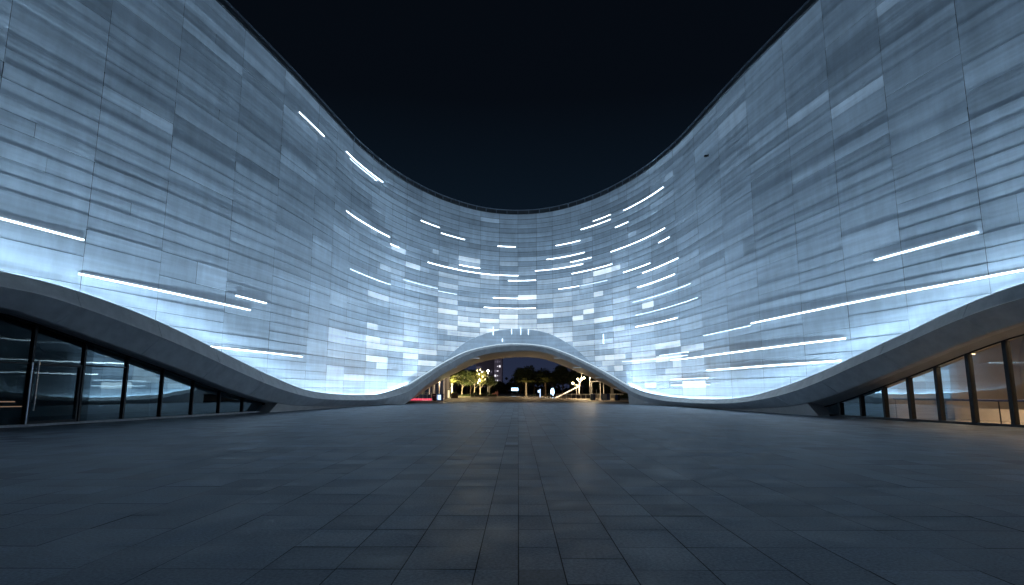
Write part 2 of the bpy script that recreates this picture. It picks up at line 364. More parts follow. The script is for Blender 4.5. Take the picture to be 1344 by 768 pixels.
# LED tubes let into the seams  (from, to, height, bright)
STRIPS = [(-63.5, -57.3, 7.88, 1), (-57.35, -45.05, 6.38, 1), (-46.65, -43.3, 7.06, 1), (-48.6, -37.9, 3.86, 1), (-40.5, -36.1, 21.7, 1), (-31.5, -23.3, 22.27, 1), (-30.6, -24.6, 21.98, 0), (-30.9, -21.5, 17.0, 1), (-21.3, -19.6, 16.3, 1), (-29.5, -21.0, 12.1, 0), (-15.4, -11.9, 20.35, 1), (-11.6, -7.5, 19.75, 1), (-13.9, 0.05, 15.82, 1), (-8.35, -5.1, 16.45, 1), (-2.65, -.3, 19.57, 1), (-1.25, 2.3, 15.16, 1), (-3.25, 1.75, 12.88, 1), (-4.5, 2.25, 11.6, 1), (-18.6, -12.0, 13.06, 0), (-11.9, -8.7, 12.78, 0),
          (5.1, 9.0, 19.33, 1), (3.75, 9.7, 17.72, 1), (7.3, 10.9, 16.9, 1), (2.2, 9.4, 16.36, 1), (7.5, 14.6, 15.44, 1), (5.45, 8.7, 13.77, 1), (9.0, 13.65, 13.75, 0), (9.15, 14.5, 20.65, 1), (11.3, 14.55, 21.2, 1), (17.1, 25.35, 20.97, 1), (15.4, 17.9, 19.47, 1), (14.4, 25.3, 16.87, 1), (23.9, 26.2, 15.75, 1), (16.7, 22.0, 14.1, 1), (20.4, 27.8, 13.38, 1), (19.3, 27.0, 12.04, 1), (18.3, 30.2, 10.6, 0), (18.8, 31.5, 9.17, 0), (18.7, 27.1, 7.96, 1), (16.0, 28.9, 4.46, 0), (23.2, 29.05, 4.75, 0), (25.5, 50.0, 4.18, 1), (32.7, 49.5, 3.02, 1), (25.3, 33.0, 2.43, 0), (25.3, 33.2, 1.9, 0), (40.5, 62.5, 6.0, 1), (32.4, 40.4, 5.86, 0), (52.6, 58.2, 7.9, 1)]
for s0, s1, z, br in STRIPS:
    mb = MB(); far = max(0, 1 - abs((s0 + s1) / 2) / 45.)
    h = (.07 + .035 * far) * (1 if br else .6)
    n = max(2, int((s1 - s0) / .7)); rows = []
    for i in range(n + 1):
        s = s0 + (s1 - s0) * i / n
        rows.append([P3(s, .0, z - h / 2), P3(s, .044, z - h * .3), P3(s, .044, z + h * .3), P3(s, .0, z + h / 2)])
    mb.grid(rows, closed=True); mb.face(rows[0]); mb.face(rows[-1][::-1])
    part(mb, 'light_strip', M['led'] if br else M['led_dim'])

# the ribbon: a cast band that rises from the ground to both sides and over the arch; a trough behind its lip holds the uplights
def ribbon_section(s, j=0):
    zt, zb = z_top(s), z_bot(s); hgt = zt - zb
    ar = max(0, min(1, (26 - abs(s)) / 8.))                  # 1 over the arch
    out = .95 - .2 * ar
    g = -.03 if j else 0
    zr = zb + hgt * (.5 + .16 * ar)
    return [(-.09, zt - .30), (.34, zt - .30), (.36, zt - .02), (.40, zt), (.47, zt - .002), (.44, zt - .03), (.44, zt - .03 - .09 * ar), (.56 + g, zt - .07 - .10 * ar), (out - .06 + g, zr + .05), (out + g, zr), (out - .05 + g, zr - .05), (.34 + g, zb + .02), (.26, zb - .005), (-.12, zb - .005)]
SH = [0, 0, 0, 0, 0, 0, 0, 0, 0, -.05, -.1, -.55, -.6, -.6]         # the joints lean back on the lower face
ss = set(np.round(np.arange(-SMAX, SMAX + .01, .55), 3)); groove = {}
for s in np.arange(-80.1, 81, 4.45):
    for e, j in ((-.022, 0), (-.018, 1), (.018, 1), (.022, 0)):
        ss.add(round(s + e, 3)); groove[round(s + e, 3)] = j
rows = []
for s in sorted(ss):
    sec = ribbon_section(s, groove.get(s, 0)); k = 1 if abs(s) > 26 else 0.
    rows.append([P3(s + (SH[i] * k if s < 0 else -SH[i] * k), d, z) for i, (d, z) in enumerate(sec)])
mb = MB(); mb.grid(rows)
part(mb, 'ribbon_band', M['ribbon'], smooth=False)

# lens shaped hood on the wall above the arch
mb = MB(); rows = []
for s in np.linspace(-10.6, 10.6, 44):
    e = max(0, 1 - (s / 10.6) ** 2); zl = z_top(s) + 2.0 * e ** .9 - .2
    rows.append([P3(s, .0, zl + .02), P3(s, .05 + .12 * e, zl), P3(s, .05 + .16 * e, zl - .06), P3(s, .16 + .30 * e, z_top(s) + (zl - z_top(s)) * .4), P3(s, .36, z_top(s) - .12)])
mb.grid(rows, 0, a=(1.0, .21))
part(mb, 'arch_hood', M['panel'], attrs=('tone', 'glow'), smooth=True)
for s, z0, z1, d in ((-3.3, 8.15, 9.2, .32), (-.85, 8.2, 9.0, .34), (.35, 8.0, 9.15, .36), (1.35, 8.1, 8.95, .34), (12.7, 6.6, 7.7, .06), (-2.1, 7.35, 7.75, .5)):
    x, y = P2(s, d); mb = MB(); mb.box((0, 0, 0), (.075, .05, z1 - z0))
    o = mb.build('light_slit', M['led_dim'], hall, loc=(x, y - 76.25, (z0 + z1) / 2)); o.rotation_euler = (0, 0, heading(s))

# light line in the groove along the upper edge of the arch
mb = MB(); rows = []
for s in np.linspace(-18.5, 18.5, 90):
    z = z_top(s) - .075
    rows.append([P3(s, .445, z - .02), P3(s, .485, z - .02), P3(s, .485, z + .02), P3(s, .445, z + .02)])
mb.grid(rows, closed=True); mb.face(rows[0]); mb.face(rows[-1][::-1])
part(mb, 'edge_light', M['led_edge'])

# uplight LED line in the trough (not over the arch)
for s0, s1 in ((-80, -17.), (17., 80)):
    mb = MB(); rows = []
    for s in np.arange(s0, s1 + .01, .9):
        z = z_top(s) - .295
        rows.append([P3(s, .08, z), P3(s, .08, z + .05), P3(s, .26, z + .05), P3(s, .26, z)])
    mb.grid(rows, closed=True)
    part(mb, 'cove_light', M['cove'])

# plinth blocks where the band meets the ground
for s0, s1, e0, e1 in ((-42.3, -17.9, .9, .1), (17.2, 47.4, .25, .9)):
    mb = MB(); rows = []
    for i in range(31):
        t = i / 30; s = s0 + (s1 - s0) * t
        st = s + (e0 * (1 - t) ** 8 if s0 < 0 else -e1 * t ** 8)
        zt = max(.06, z_bot(st) + .01)
        rows.append([P3(s, -.9, 0), P3(s, .12, 0), P3(st, .235, zt), P3(st, -.9, zt)])
    mb.grid(rows, closed=True); mb.face(rows[0]); mb.face(rows[-1][::-1])
    part(mb, 'plinth', M['soffit'])

# arch passage: the soffit flares out towards the back
mb = MB(); fr_, bk_ = [], []
for s in np.linspace(-17.95, 17.6, 60):
    x, y = P2(s, .26); z = z_bot(s); k = 91. / y * .945
    fr_.append((x, y, z - .004)); bk_.append((x * k, 91., z))
rows = []
for t in (0, .05, .35, .7, 1):
    rows.append([tuple(np.array(a) * (1 - t) + np.array(b) * t + np.array((0, 0, .06 * math.sin(math.pi * t)))) for a, b in zip(fr_, bk_)])
mb.grid(rows)
mb.grid([bk_, [(p[0] * 1.0, 91.02, max(p[2], .0) + 2.2) for p in bk_]])
part(mb, 'arch_soffit', M['soffit'], smooth=True)

# glazed side openings
def opening(sign, mull, s_end, lit):
    gl = MB(); dg = -.72
    lo, hi = (mull[0] - 24 if sign < 0 else s_end), (s_end if sign < 0 else mull[-1] + 24)
    def gt(s): return z_bot(s) - (.06 if sign < 0 else .30)
    n = 60; rows = []
    for i in range(n + 1):
        s = lo + (hi - lo) * i / n
        rows.append([P3(s, dg, .10), P3(s, dg, max(.14, gt(s)))])
    gl.grid(rows)
    wall = part(gl, 'glass_wall', M['glass_clear' if lit else 'glass'])
    sf = MB(); rows = []
    for i in range(n + 1):
        s = lo + (hi - lo) * i / n; zb = z_bot(s)
        rows.append([P3(s, .27, zb - .008), P3(s, dg + .05, gt(s)), P3(s, dg - .3, gt(s))])
    sf.grid(rows); part(sf, 'soffit', M['soffit'])
    hd = MB(); rows = []
    for i in range(n + 1):
        s = lo + (hi - lo) * i / n
        rows.append([P3(s, dg + .045, gt(s) - .05), P3(s, dg + .045, gt(s) - .002), P3(s, dg - .06, gt(s) - .002), P3(s, dg - .06, gt(s) - .05)])
    hd.grid(rows, closed=True); hd.build('head_frame', M['dark_metal'], wall)
    si = MB(); rows = []
    for i in range(n + 1):
        s = lo + (hi - lo) * i / n
        rows.append([P3(s, dg + .14, .002), P3(s, dg + .13, .095), P3(s, dg - .12, .095), P3(s, dg - .12, .002)])
    si.grid(rows, closed=True); si.build('sill', M['sill'] if not lit else M['dark_metal'], wall)
    for s in mull:
        top = gt(s) - .05
        if top < .2: continue
        w, dp = (.10, .20) if not lit else (.17, .24)
        if abs(s) < 52: w *= .8
        x, y = P2(s, dg)
        m = MB(); m.box((0, 0, (top + .095) / 2), (w, dp, top - .095)); m.box((0, dp / 2 + .012, (top + .095) / 2), (w * .45, .02, top - .1))
        o = m.build('mullion', M['dark_metal'], wall, loc=(x, y, 0)); o.rotation_euler = (0, 0, heading(s))
    return wall
mull_l = [-77.5, -75.1, -72.7, -70.3, -67.9, -65.5, -63.1, -60.75, -58.35, -55.99, -53.62, -51.24, -48.85, -46.46, -44.1, -41.6]
mull_r = [46.6, 48.23, 49.9, 51.57, 53.2, 54.82, 56.45, 58.14, 59.8, 61.5, 63.2, 64.9, 66.6, 68.3, 70, 71.7, 73.4]
gw_l = opening(-1, mull_l, -41.5, False)
gw_r = opening(1, mull_r, 46.5, True)
# transoms of the left front
for a, b in ((-63.1, -60.75), (-60.75, -58.35), (-58.35, -55.99), (-55.99, -53.62)):
    m = MB(); z = 2.52
    m.grid([[P3(s, -.66, z - .03), P3(s, -.66, z + .03), P3(s, -.78, z + .03), P3(s, -.78, z - .03)] for s in np.linspace(a + .06, b - .06, 6)], closed=True)
    m.build('transom', M['dark_metal'], gw_l)
# glass door leaf beside the second post, with its tall pull handle
ang = heading(-57.2); x, y = P2(-57.2, -.66)
door = empty('glass_door', (x, y - 76.25, 0), ang, hall)
m = MB(); w = 2.2
m.box((-w / 2 + .04, 0, 1.3), (.07, .05, 2.4)); m.box((w / 2 - .04, 0, 1.3), (.07, .05, 2.4))
m.box((0, 0, .155), (w - .16, .05, .10)); m.box((0, 0, 2.46), (w - .16, .05, .06))
m.build('door_frame', M['dark_metal'], door)
m = MB(); hx = -w / 2 + .16
sgn = -1
m.tube([(hx, -.10, .62), (hx, -.10, 2.66)], .032, 10); m.tube([(hx, -.10, .9), (hx, 0, .9)], .018, 6); m.tube([(hx, -.10, 2.3), (hx, 0, 2.3)], .018, 6)
m.build('door_handle', M['steel'], door)
m = MB(); m.box((-w / 2 - .07, -.04, 1.33), (.05, .09, 2.46)); m.build('door_jamb', M['steel'], door)

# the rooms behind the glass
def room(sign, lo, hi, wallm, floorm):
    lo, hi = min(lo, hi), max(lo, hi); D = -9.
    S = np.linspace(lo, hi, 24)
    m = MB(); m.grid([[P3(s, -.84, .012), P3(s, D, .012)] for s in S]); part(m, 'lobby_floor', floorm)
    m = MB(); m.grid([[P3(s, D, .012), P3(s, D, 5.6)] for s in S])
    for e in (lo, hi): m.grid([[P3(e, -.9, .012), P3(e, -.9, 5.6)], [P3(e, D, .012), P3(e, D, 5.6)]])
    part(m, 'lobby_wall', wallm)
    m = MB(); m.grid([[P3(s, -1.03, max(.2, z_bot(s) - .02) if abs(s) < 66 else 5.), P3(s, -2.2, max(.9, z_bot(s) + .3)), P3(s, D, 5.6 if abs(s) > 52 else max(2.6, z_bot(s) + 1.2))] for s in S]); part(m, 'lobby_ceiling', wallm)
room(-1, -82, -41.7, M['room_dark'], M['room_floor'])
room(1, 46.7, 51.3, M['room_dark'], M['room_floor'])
room(1, 51.4, 74, M['room_warm'], M['room_wfloor'])
# ceiling lights of the warm lobby
for s in (55.2, 57.6, 60, 62.4):
    x, y = P2(s, -1.5); m = MB(); m.box((0, 0, 0), (1.5, .3, .04))
    zc = z_bot(s) + .05
    o = m.build('ceiling_light', M['ceil_light'], hall, loc=(x, y - 76.25, zc)); o.rotation_euler = (0, 0, heading(s))
    ld = bpy.data.lights.new('ceiling_lamp', 'AREA'); ld.shape = 'RECTANGLE'; ld.size = 1.5; ld.size_y = .45; ld.energy = 105; ld.color = (1, .72, .45)
    lo_ = bpy.data.objects.new('ceiling_lamp', ld); COL.objects.link(lo_); lo_.parent = o; lo_.location = (0, 0, -.05)
# low pale counter, hand rail and an added blue glow for a reflection in the warm lobby
m = MB(); m.grid([[P3(s, -4.3, .016), P3(s, -4.3, .56), P3(s, -4.9, .56), P3(s, -4.9, .016)] for s in np.linspace(51.9, 64, 20)], closed=True)
for s in (51.9, 64): m.face([P3(s, -4.3, .016), P3(s, -4.3, .56), P3(s, -4.9, .56), P3(s, -4.9, .016)])
o = m.build('low_counter', M['desk']); tag(o, 'long low pale stone counter behind the warmly lit right hand glass', 'counter')
rail = empty('hand_rail', (*P2(57, -1.25), .012)); tag(rail, 'dark blue hand rail on thin posts inside the warmly lit glass front', 'railing')
rx, ry = P2(57, -1.25)
m = MB(); m.tube([(P2(s, -1.25)[0] - rx, P2(s, -1.25)[1] - ry, 1.0) for s in np.linspace(51.5, 64, 18)], .045, 8); m.build('top_bar', M['rail_blue'], rail)
for s in (51.6, 54.3, 57.1, 60., 62.8):
    q = P2(s, -1.25); m = MB(); m.tube([(0, 0, .0), (0, 0, .96)], .024, 6); m.box((0, 0, .008), (.12, .12, .016)); m.build('post', M['dark_metal'], rail, loc=(q[0] - rx, q[1] - ry, 0))
x, y = P2(52.1, -3.6); t = empty('reflection_stand', (x, y, .012), heading(52.1) + .5); tag(t, 'small blue glow on a stand, added for a reflection in the warm lobby glass', 'reflection')
m = MB(); m.box((0, 0, .45), (.12, .12, .9)); m.box((0, 0, .02), (.5, .4, .04)); m.build('stand', M['dark_metal'], t)
m = MB(); m.box((0, .0, 1.12), (.62, .09, .34)); m.build('reflection_frame', M['dark_metal'], t)
m = MB(); m.box((0, -.05, 1.12), (.55, .012, .27)); m.box((0, .05, 1.12), (.55, .012, .27)); m.build('reflection_glow', M['reflection_glow'], t)  # added glow in place of a reflection on the glass
# dark stair with lit edges behind the left door
x, y = P2(-58.5, -4.5); t = empty('lobby_stair', (x, y, .012), heading(-58.5)); tag(t, 'dark stair with thin orange lit edges behind the left glass door', 'stair')
m = MB()
for i in range(8): m.box((-1.6 + i * .3, 0, (.17 * (8 - i)) / 2), (.3 - .002, 1.8, .17 * (8 - i)))
m.build('steps', M['room_dark'], t)
m = MB(); m.tube([(-1.75, -.95, 2.2), (.8, -.95, .95), (1.9, -.95, .93)], .025, 6); m.build('lit_rail', M['orange_line'], t)
m = MB(); m.tube([(-1.75, -.98, .75), (2.2, -.98, .72)], .02, 6); m.build('lit_edge', M['orange_line'], t)
# small bracketed camera high on the right wall
x, y = P2(35.1, .0); m = MB(); m.box((0, .12, 0), (.10, .2, .07)); m.box((0, .24, -.06), (.18, .22, .14)); m.box((0, .02, 0), (.16, .04, .2))
o = m.build('wall_camera', M['dark_metal'], hall, loc=(x, y - 76.25, 20.35)); o.rotation_euler = (0, 0, heading(35.1) + math.pi)

# floodlights set in the trough, washing the wall
def wash(s, energy, tilt, size=2.6, spread=110, d=.20):
    x, y = P2(s, d)
    ld = bpy.data.lights.new('wall_washer', 'AREA'); ld.shape = 'RECTANGLE'; ld.size = size; ld.size_y = .12; ld.energy = energy; ld.color = (.56, .79, 1.); ld.spread = R(spread)
    o = bpy.data.objects.new('wall_washer', ld); COL.objects.link(o); o.parent = hall
    o.location = (x, y - 76.25, z_top(s) - .2)
    # the lamp's long side follows the rising trough; it shines up along the wall, leaning towards it by tilt
    h = heading(s); sl = math.atan(z_top(s + .5) - z_top(s - .5))
    o.rotation_euler = (Matrix.Rotation(h, 3, 'Z') @ Matrix.Rotation(-sl, 3, 'Y') @ Matrix.Rotation(math.pi - R(tilt), 3, 'X')).to_euler()
for s in np.arange(16.5, 84, 1.9):
    for sg in (-1, 1):
        wash(sg * s + .9, 62, -5, size=1.9, spread=70, d=.33)
        wash(sg * s, 38, -2.2, size=1.85, spread=17, d=.31)     # narrow beams throw light high up the wall
for s in np.arange(-15, 15.1, 2.):
    wash(s, 50, -2.2, size=1.9, spread=19, d=.31)

# ------------------------------------------------------------------ ground, plaza, promenade
m = MB(); m.face([(-900, -300, -.06), (900, -300, -.06), (900, 1600, -.06), (-900, 1600, -.06)])
tag(m.build('ground', M['ground']), kind='structure')
m = MB(); m.face([(-70, -30, -.012), (70, -30, -.012), (70, 76.2, -.012), (-70, 76.2, -.012)])
tag(m.build('plaza_bed', M['joint']), kind='structure')
m = MB()
def tile(x0, x1, y0, y1):
    t = random.gauss(1, .15)
    if random.random() < .05: t *= .66
    g = .0045; ax, ay, oz = random.gauss(0, .0022), random.gauss(0, .0022), random.uniform(-.0008, .0008)
    cx, cy = (x0 + x1) / 2, (y0 + y1) / 2
    m.face([(x, y, oz + ax * (x - cx) + ay * (y - cy)) for x, y in ((x0 + g, y0 + g), (x1 - g, y0 + g), (x1 - g, y1 - g), (x0 + g, y1 - g))], a=(max(.4, t), 0))
xs = [0, .37, .92, 1.56]; 
while xs[-1] < 31: xs.append(xs[-1] + random.choice((.6, .6, .64, .9)))
xn = [0, -.35, -.96, -1.5]
while xn[-1] > -31: xn.append(xn[-1] - random.choice((.6, .6, .64, .9)))
xs = xn[:0:-1] + xs
dy = [random.uniform(-.36, .36) if random.random() < .12 else 0 for _ in xs]
for i in range(len(xs) - 1):
    y = -12. + dy[i]
    while y < 76.1:
        h = .72 if random.random() > .04 else 1.44
        y1 = min(y + h, 76.1)
        lim = abs(np.interp((y + y1) / 2, PW[len(PW) // 2:, 1][::-1], PW[len(PW) // 2:, 0][::-1])) + .9
        if max(abs(xs[i]), abs(xs[i + 1])) < max(lim, 12.6):
            tile(xs[i], xs[i + 1], y, y1)
        y = y1
o = m.build('plaza', M['paver'], attrs=('tone', 'glow')); tag(o, kind='structure')
m = MB(); m.box((0, 76.4, -.03), (30, .56, .07)); tag(m.build('drain_channel_pavement', M['drain']), kind='structure')
m = MB(); m.face([(-70, 76.7, -.008), (70, 76.7, -.008), (120, 240, -.008), (-120, 240, -.008)]); tag(m.build('promenade_pavement', M['promenade']), kind='structure')

# ------------------------------------------------------------------ beyond the arch
def X(px, Y): return (px - 680) * Y * .9874 / 800
def Zp(py, Y): return 1.45 + (512 - py) * Y / 808.
def lamp(loc, e, col=(1, .70, .38), r=.15):
    ld = bpy.data.lights.new('lamp_light', 'POINT'); ld.energy = e * 2.1; ld.color = col; ld.shadow_soft_size = r
    o = bpy.data.objects.new('lamp_light', ld); COL.objects.link(o); o.location = loc; return o

def crown_mesh(rad, hz, n, size, blobs=9, seed=0):
    rnd = random.Random(seed); m = MB()
    B = [(rnd.uniform(-.62, .62) * rad, rnd.uniform(-.62, .62) * rad, rnd.uniform(-.4, .55) * hz, rnd.uniform(.3, .55)) for _ in range(blobs)]
    for _ in range(n):
        bx, by, bz, br = rnd.choice(B)
        u = np.array([rnd.gauss(0, 1) for _ in range(3)]); u /= np.linalg.norm(u)
        k = br * rnd.uniform(.5, 1.12)
        c = np.array((bx + u[0] * k * rad, by + u[1] * k * rad, bz + u[2] * k * hz * .8))
        a = np.array([rnd.gauss(0, 1) for _ in range(3)]); a /= np.linalg.norm(a)
        b = np.cross(a, u + .3 * np.array([rnd.gauss(0, 1) for _ in range(3)])); b /= np.linalg.norm(b) + 1e-6
        s = size * rnd.uniform(.6, 1.3)
        m.face([c - a * s, c + b * s * .55, c + a * s, c - b * s * .55])
    return m
def tree(px, Y, top, rad, label, leaf='leaf_dark', bark='bark', n=900, base_frac=.3, seed=0, name='tree', size=None, group=None):
    x = X(px, Y); h = Zp(top, Y); hz = h * (1 - base_frac) / 2
    t = empty(name, (x, Y, 0)); tag(t, label, 'tree', group)
    m = MB(); rnd = random.Random(seed + 5)
    lean = rnd.uniform(-.15, .15)
    m.tube([(0, 0, -.05), (lean * .4, 0, h * .18), (lean, .05, h * base_frac), (lean * 1.2, 0, h * .62)], [.028 * h, .02 * h, .016 * h, .006 * h], 8)
    for k in range(5):
        an = k * 1.26 + rnd.uniform(-.3, .3); z0 = h * (base_frac * .9 + .05 * k)
        m.tube([(lean, 0, z0), (lean + .35 * rad * math.cos(an), .35 * rad * math.sin(an), z0 + .13 * h), (lean + .7 * rad * math.cos(an), .7 * rad * math.sin(an), z0 + .24 * h)], [.011 * h, .007 * h, .003 * h], 6)
    m.build('trunk', M[bark], t)
    c = crown_mesh(rad, hz, int(n * 2.6), size or .045 * rad + .085, 13, seed)
    c.build('crown', M[leaf], t, loc=(lean, 0, h * base_frac + hz))
    return t

def palm(px, Y, top, trunk_top, rad, label, bark='bark_pale', n=15, seed=1, leaf='leaf_palm'):
    rnd = random.Random(seed); t = empty('palm_tree', (X(px, Y), Y, 0)); tag(t, label, 'palm tree')
    zt = Zp(trunk_top, Y); h = Zp(top, Y) - zt
    m = MB(); m.tube([(0, 0, -.05), (.02, 0, zt * .4), (-.02, 0, zt * .8), (0, 0, zt + .1)], [.24, .18, .16, .2], 10); m.build('trunk', M[bark], t)
    m = MB()
    for k in range(n):
        an = k * 2.4 + rnd.uniform(-.2, .2); up = rnd.uniform(.5, 1.15); L = rad * rnd.uniform(.85, 1.1)
        pts = []
        for i in range(8):
            u = i / 7; r = L * (u * .95); z = h * up * (1.75 * u - 1.1 * u * u * (1.55 - .4 * up))
            pts.append(np.array((r * math.cos(an), r * math.sin(an), z)))
        m.tube(pts, [.03 - .003 * i for i in range(8)], 4, cap=False)
        sd = np.array((-math.sin(an), math.cos(an), 0))
        for i in range(1, 8):
            for q in (.0, .33, .66):
                if i == 7 and q: break
                c = pts[i] * (1 - q) + pts[min(i + 1, 7)] * q; l = .62 * math.sin(math.pi * min(.95, (i + q) / 8.) ** .8) + .12
                fw = (pts[i] - pts[i - 1]); fw /= np.linalg.norm(fw)
                for sg in (-1, 1):
                    e = c + sd * sg * l * .8 + fw * l * .55 + np.array((0, 0, -.28 * l))
                    m.face([c - fw * .05, c + fw * .06, e + fw * .03, e - fw * .02])
    m.build('crown', M[leaf], t, loc=(0, 0, zt))
    return t

# planted trees, left of the axis
palm(593, 128, 489, 504, 2.4, 'small palm lit yellow green from below above the dark planter', seed=3, n=20)
lamp((X(593, 126.6), 126.4, .9), 420, (1, .84, .36)); lamp((X(595, 128), 126.4, 2.6), 190, (1, .84, .36))
tree(606, 140, 486, 2.7, 'broad tree with slim whitish trunk beside the yellow lit palm', 'leaf_mid', 'bark_pale', 900, .36, seed=21)
tree(622.5, 140, 488, 2.5, 'dim green tree with pinkish trunk left of the sparkling lit tree', 'leaf_mid', 'bark_pale', 900, .36, seed=22)
lt = tree(630.5, 138, 484, 1.9, 'small tree glowing yellow with bulbs hung in its crown', 'leaf_palm', 'bark_pale', 900, .30, seed=23)
tree(617.5, 143, 490, 2.1, 'slim tree with dark trunk between two pale trunked trees', 'leaf_mid', 'bark', 700, .36, seed=24)
tree(642, 140, 492, 1.9, 'thin tree with a tall pale trunk beside the left lamp post', 'leaf_mid', 'bark_pale', 450, .42, seed=25)
i = 0
for px, py in ((629.5, 499.5), (626, 487), (630, 486), (632, 489), (628.5, 492), (633.5, 495), (636.5, 499), (627, 503)):
    m = MB(); r = .24 if i == 0 else .085; m.ball((0, 0, 0), r)
    m.tube([(0, 0, r), (0, 0, r + .25)], .02, 5)
    o = m.build('lantern', M['warm_bulb'], loc=(X(px, 137.2), 137.2 - .9 * (i == 0), Zp(py, 137))); tag(o, 'largest round warm lantern in the middle of the glowing tree' if i == 0 else 'small warm bulb hanging in the crown of the glowing tree', 'lantern', None if i == 0 else 'bulbs in the glowing tree'); i += 1
lamp((X(630, 136.5), 136.2, 3.6), 420, (1, .78, .34)); lamp((X(628, 137.5), 137.4, 5.4), 170, (1, .78, .34)); lamp((X(622, 136), 136.5, 1.2), 190, (1, .78, .36)); lamp((X(608, 136), 137, 1.6), 260, (1, .8, .4))

# dark trees behind
DT = [(580, 175, 489, 4.6, 'dark tree mass rising just inside the left foot of the arch'), (598, 178, 480, 4.6, 'tall dark tree behind the yellow lit palm'), (613, 182, 482, 4.4, 'dark round tree behind the whitish trunk'), (640, 186, 490, 3.4, 'dark tree below the left edge of the lit tower'), (653, 190, 499, 3.6, 'lowest dark bush tree left of the open sky gap'), (665, 196, 501, 3.8, 'low dark tree in the middle of the sky gap'),
      (689, 170, 476.5, 3.3, 'tallest dark pointed tree right of the sky gap'), (683, 176, 490, 3.4, 'dark tree sloping down into the sky gap'), (701, 172, 483, 3.6, 'dark leafy tree between the pointed tree and the oval sign'), (713, 176, 482, 3.6, 'dark bushy tree above the slim cool sign'), (726, 174, 484, 3.6, 'dark tree directly above the glowing oval sign'), (738, 170, 478, 3.4, 'tall dark tree above the white lit ramp'), (751, 172, 482, 3.6, 'dark tree behind the branching lamp'), (764, 172, 484, 3.8, 'dark tree behind the right lamp head'), (779, 174, 492, 3.8, 'dark tree seen through the metal gantry'), (797, 176, 499, 4.0, 'dark tree low under the right side of the arch'), (815, 170, 503, 4., 'dark low tree at the right foot of the arch')]
for k, (px, Y, top, rad, lab) in enumerate(DT):
    tree(px, Y, top, rad, lab, 'leaf_dark', 'bark', 1300, .22, seed=40 + k)
palm(690.5, 140, 493, 503, 2.3, 'dim brownish palm in front of the tall pointed dark tree', seed=9, n=15)
palm(716, 146, 492, 503, 2.4, 'dim palm in front of the dark bushes right of centre', bark='bark', seed=12, n=14)
lamp((X(690, 137), 136.5, 1.4), 70, (1, .74, .42)); lamp((X(714, 137), 137, 1.6), 90, (1, .74, .42))
m = MB()
for k in range(2600):
    rnd = random; x = rnd.uniform(-120, 120); y = 262 + rnd.uniform(-8, 8); z = abs(rnd.gauss(0, 1)) * 2.2 * (1 + .4 * math.sin(x * .21) + .3 * math.sin(x * .07 + 1)); s = rnd.uniform(.5, 1.1)
    a = rnd.uniform(0, math.pi); m.face([(x - s * math.cos(a), y - s * math.sin(a), z), (x, y, z + s * .8), (x + s * math.cos(a), y + s * math.sin(a), z + .2), (x, y + .2, max(-.05, z - s * .8))])
m.grid([[(x, 272 + 2 * math.sin(x), -.05), (x, 272 + 2 * math.sin(x), 2.4 + 1.2 * math.sin(x * .21) + .8 * math.sin(x * .5))] for x in np.arange(-200, 201, 2.5)])
tag(m.build('treeline', M['leaf_dark']), 'far dark belt of trees closing the view through the arch', 'treeline', kind='stuff')

# shrub beds and planters
def bed(x0, x1, Y, h, label, leaf='leaf_dark', n=420, seed=0, depth=2.2, name='shrub_bed', cat='shrubs'):
    rnd = random.Random(seed); xa, xb = X(x0, Y), X(x1, Y); t = empty(name, ((xa + xb) / 2, Y, 0)); tag(t, label, cat); w = xb - xa
    m = MB(); m.box((0, 0, .10), (w, depth, .22)); m.build('kerb', M['kerb'], t)
    m = MB()
    for _ in range(n):
        x = rnd.uniform(-w / 2, w / 2) * .97; y = rnd.uniform(-depth / 2, depth / 2) * .9; z = .2 + rnd.random() ** 1.4 * h * (.7 + .3 * math.sin(x * 2.3)); s = rnd.uniform(.07, .17)
        a = np.array([rnd.gauss(0, 1) for _ in range(3)]); a /= np.linalg.norm(a); b = np.cross(a, (0.2, .9, .3)); b /= np.linalg.norm(b); c = np.array((x, y, z))
        m.face([c - a * s, c + b * s * .6, c + a * s, c - b * s * .6])
    m.build('foliage', M[leaf], t)
bed(618, 652, 124, .85, 'long low dark shrub bed under the pale trunked trees', n=900, seed=2)
bed(600.5, 619, 132, .35, 'low lit edge planting between the planter box and shrub bed', 'leaf_mid', 260, 3)
bed(645.5, 653.5, 131, .95, 'small pinkish flowering shrub at the end of the bed', 'flower', 260, 4, name='flowering_shrub')
bed(810, 826, 92, .85, 'dark green planting beside the right foot of the arch', 'leaf_mid', 420, 5, depth=1.2)
bed(693, 703, 128, .3, 'tiny low hedge right of the dim brownish palm', 'leaf_dark', 160, 6)
def box_thing(name, label, cat, px0, px1, py, Y, depth, mt, parts=()):
    xa, xb = X(px0, Y), X(px1, Y); h = Zp(py, Y); t = empty(name, ((xa + xb) / 2, Y, 0)); tag(t, label, cat); w = xb - xa
    m = MB(); m.box((0, 0, h / 2 + .02), (w, depth, h - .04)); m.box((0, 0, .012), (w * .92, depth * .92, .03)); m.box((0, 0, h + .012), (w * 1.06, depth * 1.06, .05)); m.build('body', mt, t)
    return t, w, h
t, w, h = box_thing('planter_box', 'dark wooden planter box under the yellow lit palm', 'planter', 592, 601, 516.5, 112, 1.0, M['planter'])
c = crown_mesh(w * .42, .28, 200, .11, 6, 77); c.build('foliage', M['leaf_mid'], t, loc=(0, 0, h + .15))
t, w, h = box_thing('waste_cabinet', 'dark tall box between the red barrier and glowing display box', 'cabinet', 567.4, 573, 517.3, 84, .6, M['dark_box'])
m = MB(); m.box((0, -.31, h * .78), (w * .6, .03, .10)); m.build('slot', M['steel'], t)
t, w, h = box_thing('display_box', 'blue framed box with a bright white blue glowing face', 'display box', 573.6, 582, 517.3, 85, .5, M['blue_paint'])
